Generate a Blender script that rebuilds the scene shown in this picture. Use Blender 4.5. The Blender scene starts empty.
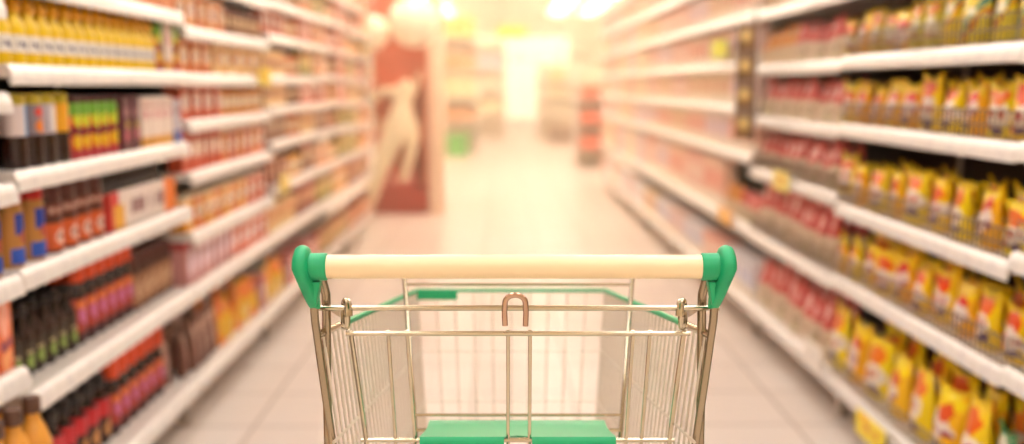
import bpy, math, random
from mathutils import Vector, Matrix
random.seed(7)
SC = bpy.context.scene
COL = SC.collection
PI = math.pi

# ------------------------------------------------------------------ camera
HAZE = .058
H = 1.25                       # eye height
F = 995.0                      # focal length in pixels of the 1024 px wide frame
PITCH = math.atan((222 - 85) / F)
YAW = math.atan((512 - 500) / F)
cd = bpy.data.cameras.new('camera')
cam = bpy.data.objects.new('camera', cd)
COL.objects.link(cam)
cam.location = (0, 0, H)
cam.rotation_euler = (PI / 2 - PITCH, 0, -YAW)
cd.sensor_width = 36
cd.lens = 36 * F / 1024
cd.clip_start = 0.05
cd.clip_end = 200
cd.dof.use_dof = True
cd.dof.focus_distance = 1.30
cd.dof.aperture_fstop = 1.7
SC.camera = cam


# ------------------------------------------------------------------ mesh helper
class MB:
    def __init__(s):
        s.v, s.f = [], []

    def _add(s, vs, fs):
        b = len(s.v)
        s.v.extend([tuple(x) for x in vs])
        s.f.extend([tuple(i + b for i in f) for f in fs])
        return s

    def box(s, x0, x1, y0, y1, z0, z1):
        vs = [(x, y, z) for z in (z0, z1) for y in (y0, y1) for x in (x0, x1)]
        return s._add(vs, [(0, 2, 3, 1), (4, 5, 7, 6), (0, 1, 5, 4), (2, 6, 7, 3), (0, 4, 6, 2), (1, 3, 7, 5)])

    def rings(s, rings, cap=True, closed=True):
        """loft a list of equal length rings"""
        n = len(rings[0])
        vs = [p for r in rings for p in r]
        fs = []
        for i in range(len(rings) - 1):
            for j in range(n if closed else n - 1):
                k = (j + 1) % n
                fs.append((i * n + j, i * n + k, (i + 1) * n + k, (i + 1) * n + j))
        if cap:
            fs.append(tuple(range(n))[::-1])
            fs.append(tuple(range((len(rings) - 1) * n, len(rings) * n)))
        return s._add(vs, fs)

    def lathe(s, prof, n=16, sx=1.0, sy=1.0, c=(0, 0, 0), power=2.0):
        rs = []
        for r, z in prof:
            ring = []
            for j in range(n):
                a = 2 * PI * j / n
                ca, sa = math.cos(a), math.sin(a)
                q = (abs(ca) ** power + abs(sa) ** power) ** (-1 / power)
                ring.append((c[0] + r * q * ca * sx, c[1] + r * q * sa * sy, c[2] + z))
            rs.append(ring)
        return s.rings(rs)

    def tube(s, pts, r, n=8):
        pts = [Vector(p) for p in pts]
        m = len(pts)
        rr = r if isinstance(r, (list, tuple)) else [r] * m
        t = [(pts[min(i + 1, m - 1)] - pts[max(i - 1, 0)]).normalized() for i in range(m)]
        up = Vector((0, 0, 1)) if abs(t[0].z) < 0.9 else Vector((1, 0, 0))
        u = t[0].cross(up).normalized()
        rs = []
        for i in range(m):
            u = (u - t[i] * u.dot(t[i])).normalized()
            w = t[i].cross(u)
            rs.append([pts[i] + (u * math.cos(2 * PI * j / n) + w * math.sin(2 * PI * j / n)) * rr[i] for j in range(n)])
        return s.rings(rs)

    def extrude(s, poly, axis, a, b):
        """poly: 2D points; axis 0/1/2: the axis it is extruded along"""
        def P(p, t):
            q = list(p)
            q.insert(axis, t)
            return q
        return s.rings([[P(p, a) for p in poly], [P(p, b) for p in poly]])

    def mesh(s, name, mat=None, smooth=False, bevel=0.0):
        me = bpy.data.meshes.new(name)
        me.from_pydata(s.v, [], s.f)
        if mat:
            me.materials.append(mat)
        import bmesh
        bm = bmesh.new()
        bm.from_mesh(me)
        bmesh.ops.recalc_face_normals(bm, faces=bm.faces)
        if bevel:
            bmesh.ops.bevel(bm, geom=list(bm.edges), offset=bevel, segments=2, affect='EDGES', profile=0.5)
        bm.to_mesh(me)
        bm.free()
        if smooth:
            for p in me.polygons:
                p.use_smooth = True
            try:
                me.set_sharp_from_angle(angle=math.radians(42))
            except Exception:
                pass
        me.update()
        return me

    def build(s, name, mat, parent=None, smooth=False, bevel=0.0, loc=None):
        return link(name, s.mesh(name, mat, smooth, bevel), parent, loc)


def link(name, data, parent=None, loc=None):
    o = bpy.data.objects.new(name, data)
    COL.objects.link(o)
    if parent is not None:
        o.parent = parent
    if loc is not None:
        o.location = loc
    return o


def tag(o, label=None, cat=None, group=None, kind=None):
    if label: o['label'] = label
    if cat: o['category'] = cat
    if group: o['group'] = group
    if kind: o['kind'] = kind
    return o


def empty(name, loc=(0, 0, 0), rz=0.0):
    o = link(name, None, None, loc)
    o.rotation_euler = (0, 0, rz)
    o.empty_display_size = 0.1
    return o


def copy_tree(o, parent=None):
    c = o.copy()
    COL.objects.link(c)
    if parent is not None:
        c.parent = parent
    for ch in KIDS.get(o.name, []):
        copy_tree(ch, c)
    return c


KIDS = {}


# ------------------------------------------------------------------ materials
def srgb(h):
    if isinstance(h, str):
        h = h.lstrip('#')
        c = [int(h[i:i + 2], 16) / 255 for i in (0, 2, 4)]
        return tuple(x / 12.92 if x <= .04045 else ((x + .055) / 1.055) ** 2.4 for x in c) + (1,)
    return tuple(h) + (1,) if len(h) == 3 else tuple(h)


def mat(name, col, rough=0.5, metal=0.0, emit=None, estr=0.0, alpha=None, coat=0.0, trans=0.0):
    m = bpy.data.materials.new(name)
    m.use_nodes = True
    b = m.node_tree.nodes['Principled BSDF']
    b.inputs['Base Color'].default_value = srgb(col)
    b.inputs['Roughness'].default_value = rough
    b.inputs['Metallic'].default_value = metal
    if coat:
        b.inputs['Coat Weight'].default_value = coat
        b.inputs['Coat Roughness'].default_value = 0.08
    if trans:
        b.inputs['Transmission Weight'].default_value = trans
    if emit:
        b.inputs['Emission Color'].default_value = srgb(emit)
        b.inputs['Emission Strength'].default_value = estr
    return m


class NT:
    def __init__(s, m):
        s.t = m.node_tree
        s.n, s.l = s.t.nodes, s.t.links
        s.b = s.n['Principled BSDF']

    def node(s, typ, **kw):
        x = s.n.new(typ)
        for k, v in kw.items():
            setattr(x, k, v)
        return x

    def m(s, op, a, b=None, c=None, clamp=False):
        x = s.n.new('ShaderNodeMath')
        x.operation = op
        x.use_clamp = clamp
        for i, v in enumerate((a, b, c)):
            if v is None:
                continue
            if isinstance(v, (int, float)):
                x.inputs[i].default_value = v
            else:
                s.l.new(v, x.inputs[i])
        return x.outputs[0]

    def mix(s, fac, a, b):
        x = s.n.new('ShaderNodeMix')
        x.data_type = 'RGBA'
        for sock, v in ((x.inputs[0], fac), (x.inputs[6], a), (x.inputs[7], b)):
            if hasattr(v, 'node'):
                s.l.new(v, sock)
            elif isinstance(v, (int, float)):
                sock.default_value = v
            else:
                sock.default_value = srgb(v)
        return x.outputs[2]


def pack(name, base, marks=(), rough=0.45, wobble=0.0, vary=0.0, coat=0.0):
    """printed packaging: marks = (shape, colour, cx, cz, rx, rz) in the front's 0..1 coordinates, 'e' ellipse, 'r' rectangle,
    'd' slanted band (rx is its half width, rz its slope), 'w' a row of writing-like strokes"""
    m = mat(name, base, rough, coat=coat)
    t = NT(m)
    tc = t.node('ShaderNodeTexCoord')
    sp = t.node('ShaderNodeSeparateXYZ')
    oi = t.node('ShaderNodeObjectInfo')
    co = tc.outputs['Generated']
    if wobble:
        ns = t.node('ShaderNodeTexNoise', noise_dimensions='4D')
        ns.inputs['Scale'].default_value = 2.6
        ns.inputs['Detail'].default_value = 1.5
        t.l.new(co, ns.inputs['Vector'])
        t.l.new(t.m('MULTIPLY', oi.outputs['Random'], 40.0), ns.inputs['W'])
        vm = t.node('ShaderNodeVectorMath', operation='SUBTRACT')
        t.l.new(ns.outputs['Color'], vm.inputs[0])
        vm.inputs[1].default_value = (.5, .5, .5)
        vs = t.node('ShaderNodeVectorMath', operation='SCALE')
        t.l.new(vm.outputs[0], vs.inputs[0])
        vs.inputs['Scale'].default_value = wobble
        va = t.node('ShaderNodeVectorMath', operation='ADD')
        t.l.new(co, va.inputs[0])
        t.l.new(vs.outputs[0], va.inputs[1])
        co = va.outputs[0]
    t.l.new(co, sp.inputs[0])
    X, Z = sp.outputs[0], sp.outputs[2]
    cur = base
    for mk in marks:
        sh, c, cx, cz, rx, rz = mk
        dx = t.m('DIVIDE', t.m('SUBTRACT', X, cx), rx)
        if sh == 'd':
            k = t.m('LESS_THAN', t.m('ABSOLUTE', t.m('SUBTRACT', t.m('SUBTRACT', Z, cz), t.m('MULTIPLY', t.m('SUBTRACT', X, cx), rz))), rx)
        else:
            dz = t.m('DIVIDE', t.m('SUBTRACT', Z, cz), rz)
            if sh == 'e':
                k = t.m('LESS_THAN', t.m('ADD', t.m('MULTIPLY', dx, dx), t.m('MULTIPLY', dz, dz)), 1.0)
            else:
                k = t.m('LESS_THAN', t.m('MAXIMUM', t.m('ABSOLUTE', dx), t.m('ABSOLUTE', dz)), 1.0)
                if sh == 'w':
                    s1 = t.m('SINE', t.m('MULTIPLY', X, 46.0))
                    s2 = t.m('SINE', t.m('MULTIPLY', X, 19.0))
                    k = t.m('MULTIPLY', k, t.m('GREATER_THAN', t.m('ADD', s1, s2), -.25))
        cur = t.mix(k, cur, c)
    if vary:
        hs = t.node('ShaderNodeHueSaturation')
        t.l.new(t.m('ADD', t.m('MULTIPLY', oi.outputs['Random'], vary), .5 - vary / 2), hs.inputs['Hue'])
        if hasattr(cur, 'node'):
            t.l.new(cur, hs.inputs['Color'])
        else:
            hs.inputs['Color'].default_value = srgb(cur)
        cur = hs.outputs[0]
    if hasattr(cur, 'node'):
        t.l.new(cur, t.b.inputs['Base Color'])
    return m


M = {}
M['board'] = mat('shelf white enamel', '#e4dbd2', .45)
M['back'] = mat('shelf back shaded brown', '#4a3a30', .7)  # darkened base colour stands in for the shade deep in the shelves
M['plinth'] = mat('plinth grey beige', '#b9a898', .5)
M['chrome'] = mat('cart chrome', '#bfb49c', .17, .97)
M['chrome_dull'] = mat('dull brown chrome', '#a3937a', .27, .95)
M['chrome_worn'] = mat('worn brown chrome', '#c4a48e', .2, 1.0)
M['green'] = mat('cart green plastic', '#0aa066', .42)
M['cream'] = mat('cream handle plastic', '#f1d7ab', .32)
M['rubber'] = mat('caster rubber', '#3a3a3a', .6)
M['wirechrome'] = mat('basket wire chrome', '#dcd2c2', .4, .55)
M['wire'] = mat('guard wire', '#8a7668', .4, .5)

# price rail: pale strip with a row of paper price cards behind a glossy cover
m = mat('price rail', '#e2d9d0', .3, coat=.45)
t = NT(m)
tc = t.node('ShaderNodeTexCoord'); sp = t.node('ShaderNodeSeparateXYZ')
t.l.new(tc.outputs['Object'], sp.inputs[0])
fr = t.m('FRACT', t.m('MULTIPLY', sp.outputs[1], 7.5))
edge = t.m('LESS_THAN', fr, .05)
ink = t.m('MULTIPLY', t.m('GREATER_THAN', fr, .42), t.m('LESS_THAN', fr, .72))
ns = t.node('ShaderNodeTexNoise'); ns.inputs['Scale'].default_value = 60
t.l.new(tc.outputs['Object'], ns.inputs['Vector'])
ink = t.m('MULTIPLY', ink, t.m('GREATER_THAN', ns.outputs[0], .52))
t.l.new(t.mix(ink, t.mix(edge, '#d9d1ca', '#d0c7bf'), '#ccc4c1'), t.b.inputs['Base Color'])
M['rail'] = m

# floor tiles
m = mat('floor tile', '#e4d3c4', .3)
t = NT(m)
tc = t.node('ShaderNodeTexCoord')
mp = t.node('ShaderNodeMapping'); mp.inputs['Location'].default_value = (.11, .05, 0)
t.l.new(tc.outputs['Object'], mp.inputs[0])
bt = t.node('ShaderNodeTexBrick', offset=0.0)
bt.inputs['Scale'].default_value = 1.0
bt.inputs['Brick Width'].default_value = .4
bt.inputs['Row Height'].default_value = .4
bt.inputs['Mortar Size'].default_value = .006
bt.inputs['Color1'].default_value = srgb('#f1e3d9')
bt.inputs['Color2'].default_value = srgb('#ecdcd0')
bt.inputs['Mortar'].default_value = srgb('#b39d8c')
t.l.new(mp.outputs[0], bt.inputs['Vector'])
ns = t.node('ShaderNodeTexNoise'); ns.inputs['Scale'].default_value = 3
t.l.new(tc.outputs['Object'], ns.inputs['Vector'])
t.l.new(t.mix(t.m('MULTIPLY', ns.outputs[0], .22), bt.outputs['Color'], '#e2d0c4'), t.b.inputs['Base Color'])
M['floor'] = m
M['ceil'] = mat('ceiling paint', '#f3e6d2', .8)
M['wall'] = mat('wall paint', '#f2dfc2', .8)
M['lampframe'] = mat('lamp housing', '#efe8dc', .5)
M['diffuser'] = mat('lamp diffuser', '#fff4e2', .5, emit='#f5f7f7', estr=15.5)
M['diffuser_boosted'] = mat('boosted lamp diffuser', '#fff4e2', .5, emit='#ffedd8', estr=27.0)  # stronger copy of the diffuser, boosted to brighten the far end

# ------------------------------------------------------------------ room
def struct(name, mb, m, **kw):
    return tag(mb.build(name, m, **kw), kind='structure')

FX0, FX1, FY0, FY1, CZ = -9.0, 9.0, -3.0, 38.0, 3.8
struct('floor', MB().box(FX0, FX1, FY0, FY1, -.1, 0), M['floor'])
struct('ceiling', MB().box(FX0, FX1, FY0, FY1, CZ, CZ + .1), M['ceil'])
struct('wall_left', MB().box(FX0 - .1, FX0, FY0, FY1, 0, CZ), M['wall'])
struct('wall_right', MB().box(FX1, FX1 + .1, FY0, FY1, 0, CZ), M['wall'])
struct('wall_rear', MB().box(FX0, FX1, FY0 - .1, FY0, 0, CZ), M['wall'])
WX0, WX1 = -2.6, 2.7
struct('wall_back', MB().box(FX0, WX0, FY1, FY1 + .2, 0, CZ).box(WX1, FX1, FY1, FY1 + .2, 0, CZ).box(WX0, WX1, FY1, FY1 + .2, 3.15, CZ), M['wall'])
M['alu'] = mat('door aluminium', '#e9dfd0', .4, .3)
gm = bpy.data.materials.new('entrance glass'); gm.use_nodes = True
g = gm.node_tree; g.nodes.clear()
go = g.nodes.new('ShaderNodeOutputMaterial'); gmx = g.nodes.new('ShaderNodeMixShader')
gt = g.nodes.new('ShaderNodeBsdfTransparent'); gg = g.nodes.new('ShaderNodeBsdfGlossy'); gg.inputs['Roughness'].default_value = .02
gmx.inputs[0].default_value = .06
g.links.new(gt.outputs[0], gmx.inputs[1]); g.links.new(gg.outputs[0], gmx.inputs[2]); g.links.new(gmx.outputs[0], go.inputs[0])
M['glass'] = gm
dr = struct('door_1', MB().box(WX0, WX0 + .06, FY1 + .05, FY1 + .12, 0, 3.15).box(WX1 - .06, WX1, FY1 + .05, FY1 + .12, 0, 3.15)
            .box(WX0, WX1, FY1 + .05, FY1 + .12, 3.08, 3.15).box(2.2, 2.26, FY1 + .05, FY1 + .12, 0, 3.1).box(.1, .16, FY1 + .05, FY1 + .12, 0, 3.1).box(-1.8, -1.74, FY1 + .05, FY1 + .12, 0, 3.1)
            .box(WX0, WX1, FY1 + .05, FY1 + .12, 2.2, 2.26), M['alu'])
MB().box(WX0 + .05, WX1 - .05, FY1 + .08, FY1 + .09, .02, 3.1).build('glass_pane', M['glass'], dr)

# world: bright hazy daylight beyond the entrance
w = bpy.data.worlds.new('daylight'); SC.world = w; w.use_nodes = True
w.node_tree.nodes['Background'].inputs[0].default_value = srgb('#ffedd0')
w.node_tree.nodes['Background'].inputs[1].default_value = 6.0

# ceiling lamps
def lamp_proto():
    r = empty('ceiling_lamp')
    fr = MB().box(-.34, .34, -.66, -.62, -.07, 0).box(-.34, .34, .62, .66, -.07, 0).box(-.34, -.30, -.62, .62, -.07, 0).box(.30, .34, -.62, .62, -.07, 0).build('lamp_frame', M['lampframe'], r)
    di = MB().box(-.30, .30, -.62, .62, -.05, -.03).build('diffuser', M['diffuser'], r)
    KIDS[r.name] = [fr, di]
    return r
lp = lamp_proto()
first = True
BOOSTED = None
spots = [(x, -1.2 + k * 2.9, row) for x, row in ((-3.4, 'over the aisle behind the left shelving'), (-.85, 'over the cart aisle, shelf side by the sauces'), (.85, 'over the cart aisle, shelf side by the pouches'), (3.4, 'over the aisle behind the right shelving')) for k in range(4)]
spots += [(x, 9.6 + k * 1.75, row) for x, row in ((-3.4, 'over the aisle behind the left shelving'), (-.85, 'over the cart aisle, shelf side by the sauces'), (.85, 'over the cart aisle, shelf side by the pouches'), (3.4, 'over the aisle behind the right shelving')) for k in range(10)]  # rows go on at closer spacing, extra lamps added to brighten the distance
spots += [(x, y, 'over the hall by the entrance') for y in (26.0, 28.5, 31.0, 33.2, 35.6) for x in (-4.6, -1.9, 2.0, 3.05, 5.2)]
for x, y, row in spots:
    o = lp if first else copy_tree(lp)
    first = False
    o.location = (x, y, CZ - .001)
    if y > 6:
        if BOOSTED is None:
            BOOSTED = KIDS[lp.name][1].data.copy(); BOOSTED.materials[0] = M['diffuser_boosted']
        o.children[1 if o.children[1].name.startswith('diffuser') else 0].data = BOOSTED
    tag(o, 'square-edged ceiling lamp panel in the row ' + row, 'lamp', 'ceiling lamps ' + row)

# added warm volume that imitates lens bloom in the far part of the shop
hz_m = bpy.data.materials.new('warm bloom haze'); hz_m.use_nodes = True
q = hz_m.node_tree; q.nodes.clear()
qo = q.nodes.new('ShaderNodeOutputMaterial'); qv = q.nodes.new('ShaderNodeVolumeScatter')
qv.inputs['Color'].default_value = srgb('#ffe1c0'); qv.inputs['Density'].default_value = HAZE; qv.inputs['Anisotropy'].default_value = .35
qa = q.nodes.new('ShaderNodeVolumeAbsorption'); qs = q.nodes.new('ShaderNodeAddShader')
qa.inputs['Color'].default_value = qv.inputs['Color'].default_value; qa.inputs['Density'].default_value = HAZE
q.links.new(qv.outputs[0], qs.inputs[0]); q.links.new(qa.outputs[0], qs.inputs[1])
q.links.new(qs.outputs[0], qo.inputs['Volume'])
hz_c = bpy.data.curves.new('haze', 'CURVE'); hz_c.dimensions = '2D'; hz_c.fill_mode = 'BOTH'; hz_c.extrude = (CZ - .14) / 2
sp_ = hz_c.splines.new('POLY'); sp_.points.add(3); sp_.use_cyclic_u = True
for p_, (hx, hy_) in zip(sp_.points, ((FX0 + .05, 3.0), (FX1 - .05, 3.0), (FX1 - .05, FY1 - .05), (FX0 + .05, FY1 - .05))):
    p_.co = (hx, hy_, 0, 1)
hz_c.materials.append(hz_m)
hz_o = link('haze', hz_c, None, (0, 0, .01 + (CZ - .14) / 2))
tag(hz_o, 'added golden haze imitating lens bloom towards the far end of the aisle', 'haze', kind='stuff')


# ------------------------------------------------------------------ products
ORD = ('First Second Third Fourth Fifth Sixth Seventh Eighth Ninth Tenth Eleventh Twelfth Thirteenth Fourteenth Fifteenth Sixteenth Seventeenth '
       'Eighteenth Nineteenth Twentieth Twenty-first Twenty-second Twenty-third Twenty-fourth Twenty-fifth Twenty-sixth Twenty-seventh '
       'Twenty-eighth Twenty-ninth Thirtieth').split()
PROTO = {}


def proto(key, name, desc, cat, w, d, h, parts):
    """parts: list of (part name, mesh); the first is the thing's own mesh"""
    PROTO[key] = dict(name=name, desc=desc, cat=cat, w=w, d=d, h=h, parts=parts)


def bottle(key, desc, body_m, cap_m, label_m, r, h, capr=.4, caph=.14, neck=.62, lab=(.12, .55), oval=1.0, cone=False, name='sauce_bottle', cat='bottle', power=2.0):
    hb = h * (1 - caph)
    pr = [(r * .86, 0), (r, .012), (r, hb * neck), (r * .93, hb * (neck + .08)), (r * .62, hb * (neck + .19)), (r * capr * .92, hb * .94), (r * capr * .9, hb)]
    body = MB().lathe(pr, 18, 1, oval, power=power).mesh(name, body_m, True)
    c0 = hb - .004
    if cone:
        cp = [(r * capr * 1.15, c0), (r * capr * 1.1, c0 + h * caph * .35), (r * .16, c0 + h * caph * .8), (r * .1, h)]
    else:
        cp = [(r * capr * 1.12, c0), (r * capr * 1.15, c0 + .003), (r * capr * 1.12, h - .003), (r * capr * .98, h)]
    parts = [(name, body), ('cap', MB().lathe(cp, 14).mesh('cap', cap_m, True))]
    if label_m:
        z0, z1 = hb * lab[0], hb * lab[1]
        R = r * 1.012
        parts.append(('label', MB().lathe([(R, z0), (R, z1)], 18, 1, oval if oval == 1 else oval * 1.01, power=power).mesh('label', label_m, True)))
    proto(key, name, desc, cat, r * 2, r * 2 * oval, h, parts)


def jar(key, desc, body_m, lid_m, label_m, r, h, lidh=.14, lab=(.12, .8), lidr=.94, name='jar', label2=None, lab2=None):
    hb = h * (1 - lidh)
    pr = [(r * .9, 0), (r, .008), (r, hb * .88), (r * .9, hb * .97), (r * .86, hb)]
    parts = [(name, MB().lathe(pr, 18).mesh(name, body_m, True)),
             ('lid', MB().lathe([(r * lidr, hb - .006), (r * lidr * 1.02, hb), (r * lidr * 1.02, h - .004), (r * lidr * .93, h)], 18).mesh('lid', lid_m, True))]
    for lm, lb in ((label_m, lab), (label2, lab2)):
        if lm:
            parts.append(('label', MB().lathe([(r * 1.012, hb * lb[0]), (r * 1.012, hb * lb[1])], 18).mesh('label', lm, True)))
    proto(key, name, desc, 'jar', r * 2, r * 2, h, parts)


def carton(key, desc, m, w, d, h, name='carton', flap=True):
    parts = [(name, MB().box(-w / 2, w / 2, -d / 2, d / 2, 0, h).mesh(name, m, False, min(w, h) * .02))]
    proto(key, name, desc, name.replace('_', ' '), w, d, h, parts)


def can(key, desc, m, r, h, name='can'):
    pr = [(r * .93, 0), (r, .006), (r, h - .006), (r * .95, h), (r * .9, h - .004)]
    proto(key, name, desc, 'can', 2 * r, 2 * r, h, [(name, MB().lathe(pr, 14).mesh(name, m, True))])


def pouch_mesh(name, w, d, h, m, seed=0, ears=0.0, nx=9, nz=11, seal=True):
    rnd = random.Random(seed)
    mb = MB()
    a = [rnd.uniform(-1, 1) for _ in range(8)]
    front, back = [], []
    for k in range(nz + 1):
        v = k / nz
        fr, bk = [], []
        for i in range(nx + 1):
            u = i / nx
            bulge = (max(0, 1 - (2 * u - 1) ** 2) ** .5) * (min(1, (1 - v) / .55) ** .75) * (.75 + .25 * min(1, v / .15))
            ww = w * (1 - .10 * math.sin(PI * v) + .05 * (v > .9))
            x = (u - .5) * ww + .012 * w * a[0] * math.sin(5 * v)
            z = v * h
            if v > .8:
                z += ears * h * (abs(2 * u - 1) ** 1.4 - .35) * (v - .8) / .2
            dent = .10 * math.sin(7 * u + a[1] * 3) * math.sin(6 * v + a[2] * 3)
            th = d / 2 * bulge * (1 + dent) + .0012
            yo = .05 * d * math.sin(2.2 * v + a[3]) + .30 * d * a[4] * max(0, v - .6)
            fr.append((x, yo - th, z)); bk.append((x, yo + th, z))
        front.append(fr); back.append(bk)
    rings = [front[k] + back[k][::-1] for k in range(nz + 1)]
    mb.rings(rings)
    return mb.mesh(name, m, True)


def pouch(key, desc, m, seal_m, w, d, h, seed=0, ears=0.0, name='food_pouch', cat='bag'):
    parts = [(name, pouch_mesh(name, w, d, h * .95, m, seed, ears))]
    # crimped seal strip over the top edge
    me = parts[0][1]
    top = h * .95 * (1 + ears * .6)
    z0 = max(v.co.z for v in me.vertices)
    mb = MB()
    n = 12
    r0, r1 = [], []
    tops = [v.co for v in me.vertices if v.co.z > h * .95 * .999 - ears * h * .5]
    yo = sum(v.y for v in tops) / max(1, len(tops))
    poly = []
    for i in range(n + 1):
        u = i / n
        zz = h * .95 * (1 + ears * (abs(2 * u - 1) ** 1.4 - .35)) - .004
        poly.append(((u - .5) * w * 1.03, yo, zz, .002 * (1 if i % 2 else -1)))
    rs = []
    for x, y, z, q in poly:
        rs.append([(x, y - .003 + q, z), (x, y + .003 + q, z), (x, y + .002 + q, z + h * .06), (x, y - .002 + q, z + h * .06)])
    mb.rings(rs)
    parts.append(('crimped_seal', mb.mesh('crimped_seal', seal_m)))
    proto(key, name, desc, cat, w, d, h, parts)


# -- materials for the packs
lab_yellow = pack('label white with blue script', '#efe6da', [('w', '#4a4266', .5, .52, .36, .14), ('e', '#3d3560', .62, .40, .18, .16), ('r', '#e4b818', .5, .03, .6, .05)], .5)
yel = mat('mustard yellow plastic', '#f2c808', .38)
yelcap = mat('orange yellow cap', '#f0a80c', .4)
bottle('mustard', 'yellow squeeze bottle', yel, yelcap, lab_yellow, .031, .172, capr=.5, caph=.25, neck=.66, lab=(.2, .54), oval=.72, cone=True, name='squeeze_bottle')
dark = mat('dark sauce glass', '#2a1009', .2, coat=.3)
darkred = mat('dark red sauce glass', '#5a140c', .2, coat=.3)
blk = mat('black plastic', '#17100f', .35)
lid_yel = mat('yellow green lid', '#b9a31a', .4)
def two(name, lo, up, mk=()):
    return pack(name, lo, [('r', up, .5, .8, .6, .3)] + list(mk), .45)
cov = {
    'blue': pack('label pale with blue', '#d8c8c4', [('r', '#3f8fc4', .68, .5, .2, .5)], .5),
    'redlab': pack('label grey with red and orange', '#8a7a80', [('e', '#d23a28', .5, .75, .3, .16), ('e', '#e07a18', .5, .28, .3, .22)], .5),
    'pale': pack('label pale lilac', '#bfb2b8', [('r', '#e8ddd2', .5, .5, .2, .4)], .5),
    'orange': pack('label amber', '#e8a41c', [('r', '#efd8b0', .78, .4, .16, .35)], .5),
    'salmon': pack('label salmon', '#e27a58', [('e', '#efb9a0', .5, .5, .3, .25)], .5),
}
for k, lm in cov.items():
    jar('tall_' + k, {'blue': 'yellow-lidded blue-label bottle', 'redlab': 'yellow-lidded red-spot-label bottle', 'pale': 'yellow-lidded pale-label bottle', 'orange': 'yellow-lidded amber-label bottle', 'salmon': 'yellow-lidded salmon-label bottle'}[k],
        darkred if k == 'salmon' else dark, lid_yel, lm, .031, .178, .12, lab=(.5, .97), name='sauce_jar')
fruit = pack('label green over orange', '#d4551c', [('r', '#6aa02a', .5, .86, .6, .14), ('e', '#c9cf2a', .5, .66, .4, .12), ('r', '#7a1f2a', .5, .47, .6, .07), ('e', '#e2b51c', .4, .3, .3, .12), ('r', '#b2323a', .5, .07, .6, .1)], .45, wobble=.15)
jar('fruit', 'green and orange printed jar', fruit, mat('plum lid', '#4a161c', .4), None, .029, .17, .07, name='sauce_jar')
plum = pack('label plum', '#5a2430', [('r', '#a06a72', .5, .7, .4, .08), ('e', '#c75a6a', .5, .3, .35, .12), ('e', '#d8b21c', .6, .48, .2, .06)], .45, wobble=.15)
carton('plum', 'plum red carton', plum, .06, .06, .165, name='drink_carton')
whitep = pack('label white with amber foot', '#e6d4c6', [('r', '#d89a3a', .5, .12, .6, .1), ('e', '#c75a6a', .45, .66, .25, .1), ('w', '#b05a50', .5, .85, .4, .06)], .45)
carton('whitep', 'white and amber carton', whitep, .07, .06, .16, name='drink_carton')
bluew = pack('label white with blue foot', '#c9c2cc', [('r', '#5a74b8', .5, .14, .6, .14), ('e', '#8e3a40', .5, .75, .3, .1)], .45)
carton('bluew', 'white and blue carton', bluew, .055, .06, .15, name='drink_carton')
goldglass = mat('peanut gold glass', '#b07a30', .3, coat=.2)
bluelab = pack('label blue', '#1f3f96', [('e', '#c84a2a', .5, .45, .25, .2), ('r', '#e8dccb', .5, .12, .6, .08)], .5)
redlid = mat('red lid', '#c01a14', .35)
bluelab_up = pack('label upper blue', '#b47a34', [('r', '#1c3a92', .5, .76, .3, .2), ('e', '#a8402a', .6, .5, .25, .14), ('r', '#2a52b0', .5, .14, .42, .16)], .5)
jar('peanut', 'red-lidded jar with blue label', goldglass, redlid, bluelab_up, .036, .185, .13, lab=(.06, .86))
choc = mat('chocolate spread', '#4a1c10', .3, coat=.2)
dklid = mat('dark maroon lid', '#5c2a22', .4)
orlab = pack('label orange with white', '#cf5a26', [('e', '#e6c2b0', .5, .48, .3, .3), ('w', '#7a2a20', .5, .5, .26, .08)], .5)
orlab2 = pack('label brown with cream script', '#6a3020', [('w', '#c79a86', .5, .5, .42, .2)], .5)
jar('choc', 'maroon-lidded jar with orange label', choc, dklid, orlab, .036, .185, .16, lab=(.06, .52), label2=orlab2, lab2=(.62, .86))
jar('brownjar', 'brown jar with tan label', choc, dklid, pack('label tan', '#9a6a48', [('e', '#d8b08a', .5, .5, .25, .3)], .5), .034, .185, .15, lab=(.1, .75))
dkgreen = pack('label dark with green', '#3a2a1c', [('e', '#8aa04a', .5, .3, .3, .25), ('r', '#b7a27a', .5, .62, .3, .05)], .5)
bottle('herb', 'small dark green-label bottle', dark, blk, dkgreen, .028, .185, capr=.52, caph=.13, neck=.6, lab=(.12, .58))
orcap = mat('orange cap', '#e2480c', .4)
pinklab = pack('label orange pink', '#a8382a', [('e', '#c86a9a', .5, .6, .3, .22), ('r', '#4a1a20', .5, .1, .6, .1), ('e', '#e0762a', .5, .85, .4, .1)], .5, wobble=.1)
bottle('bbq', 'dark orange-capped sauce bottle', dark, orcap, pinklab, .033, .25, capr=.75, caph=.27, neck=.72, lab=(.08, .72), oval=.8)
bottle('syrup', 'dark red-banded sauce bottle', dark, blk, pack('label red band over tan', '#3a1612', [('r', '#c4202a', .5, .78, .7, .22), ('e', '#c98a4a', .5, .25, .3, .2)], .4), .034, .215, capr=.62, caph=.16, neck=.6, lab=(.1, .78))
amber = mat('amber juice', '#d8943a', .25, coat=.3)
browncap = mat('brown cap', '#5a3a2a', .4)
juicelab = pack('label yellow with white', '#e2a018', [('r', '#e8dccb', .7, .5, .25, .35), ('r', '#5a6a8a', .7, .4, .12, .1)], .5)
bottle('juice', 'amber brown-capped juice bottle', amber, browncap, juicelab, .041, .362, capr=.44, caph=.09, neck=.70, lab=(.1, .5), name='juice_bottle')
orpk = pack('orange pink pack', '#df6a34', [('e', '#efa890', .5, .65, .35, .2), ('r', '#8a3a50', .5, .35, .4, .06), ('e', '#eda066', .5, .15, .35, .12)], .45, wobble=.2)
carton('orpk', 'orange and pink carton', orpk, .065, .05, .2, name='biscuit_packet')
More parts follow.
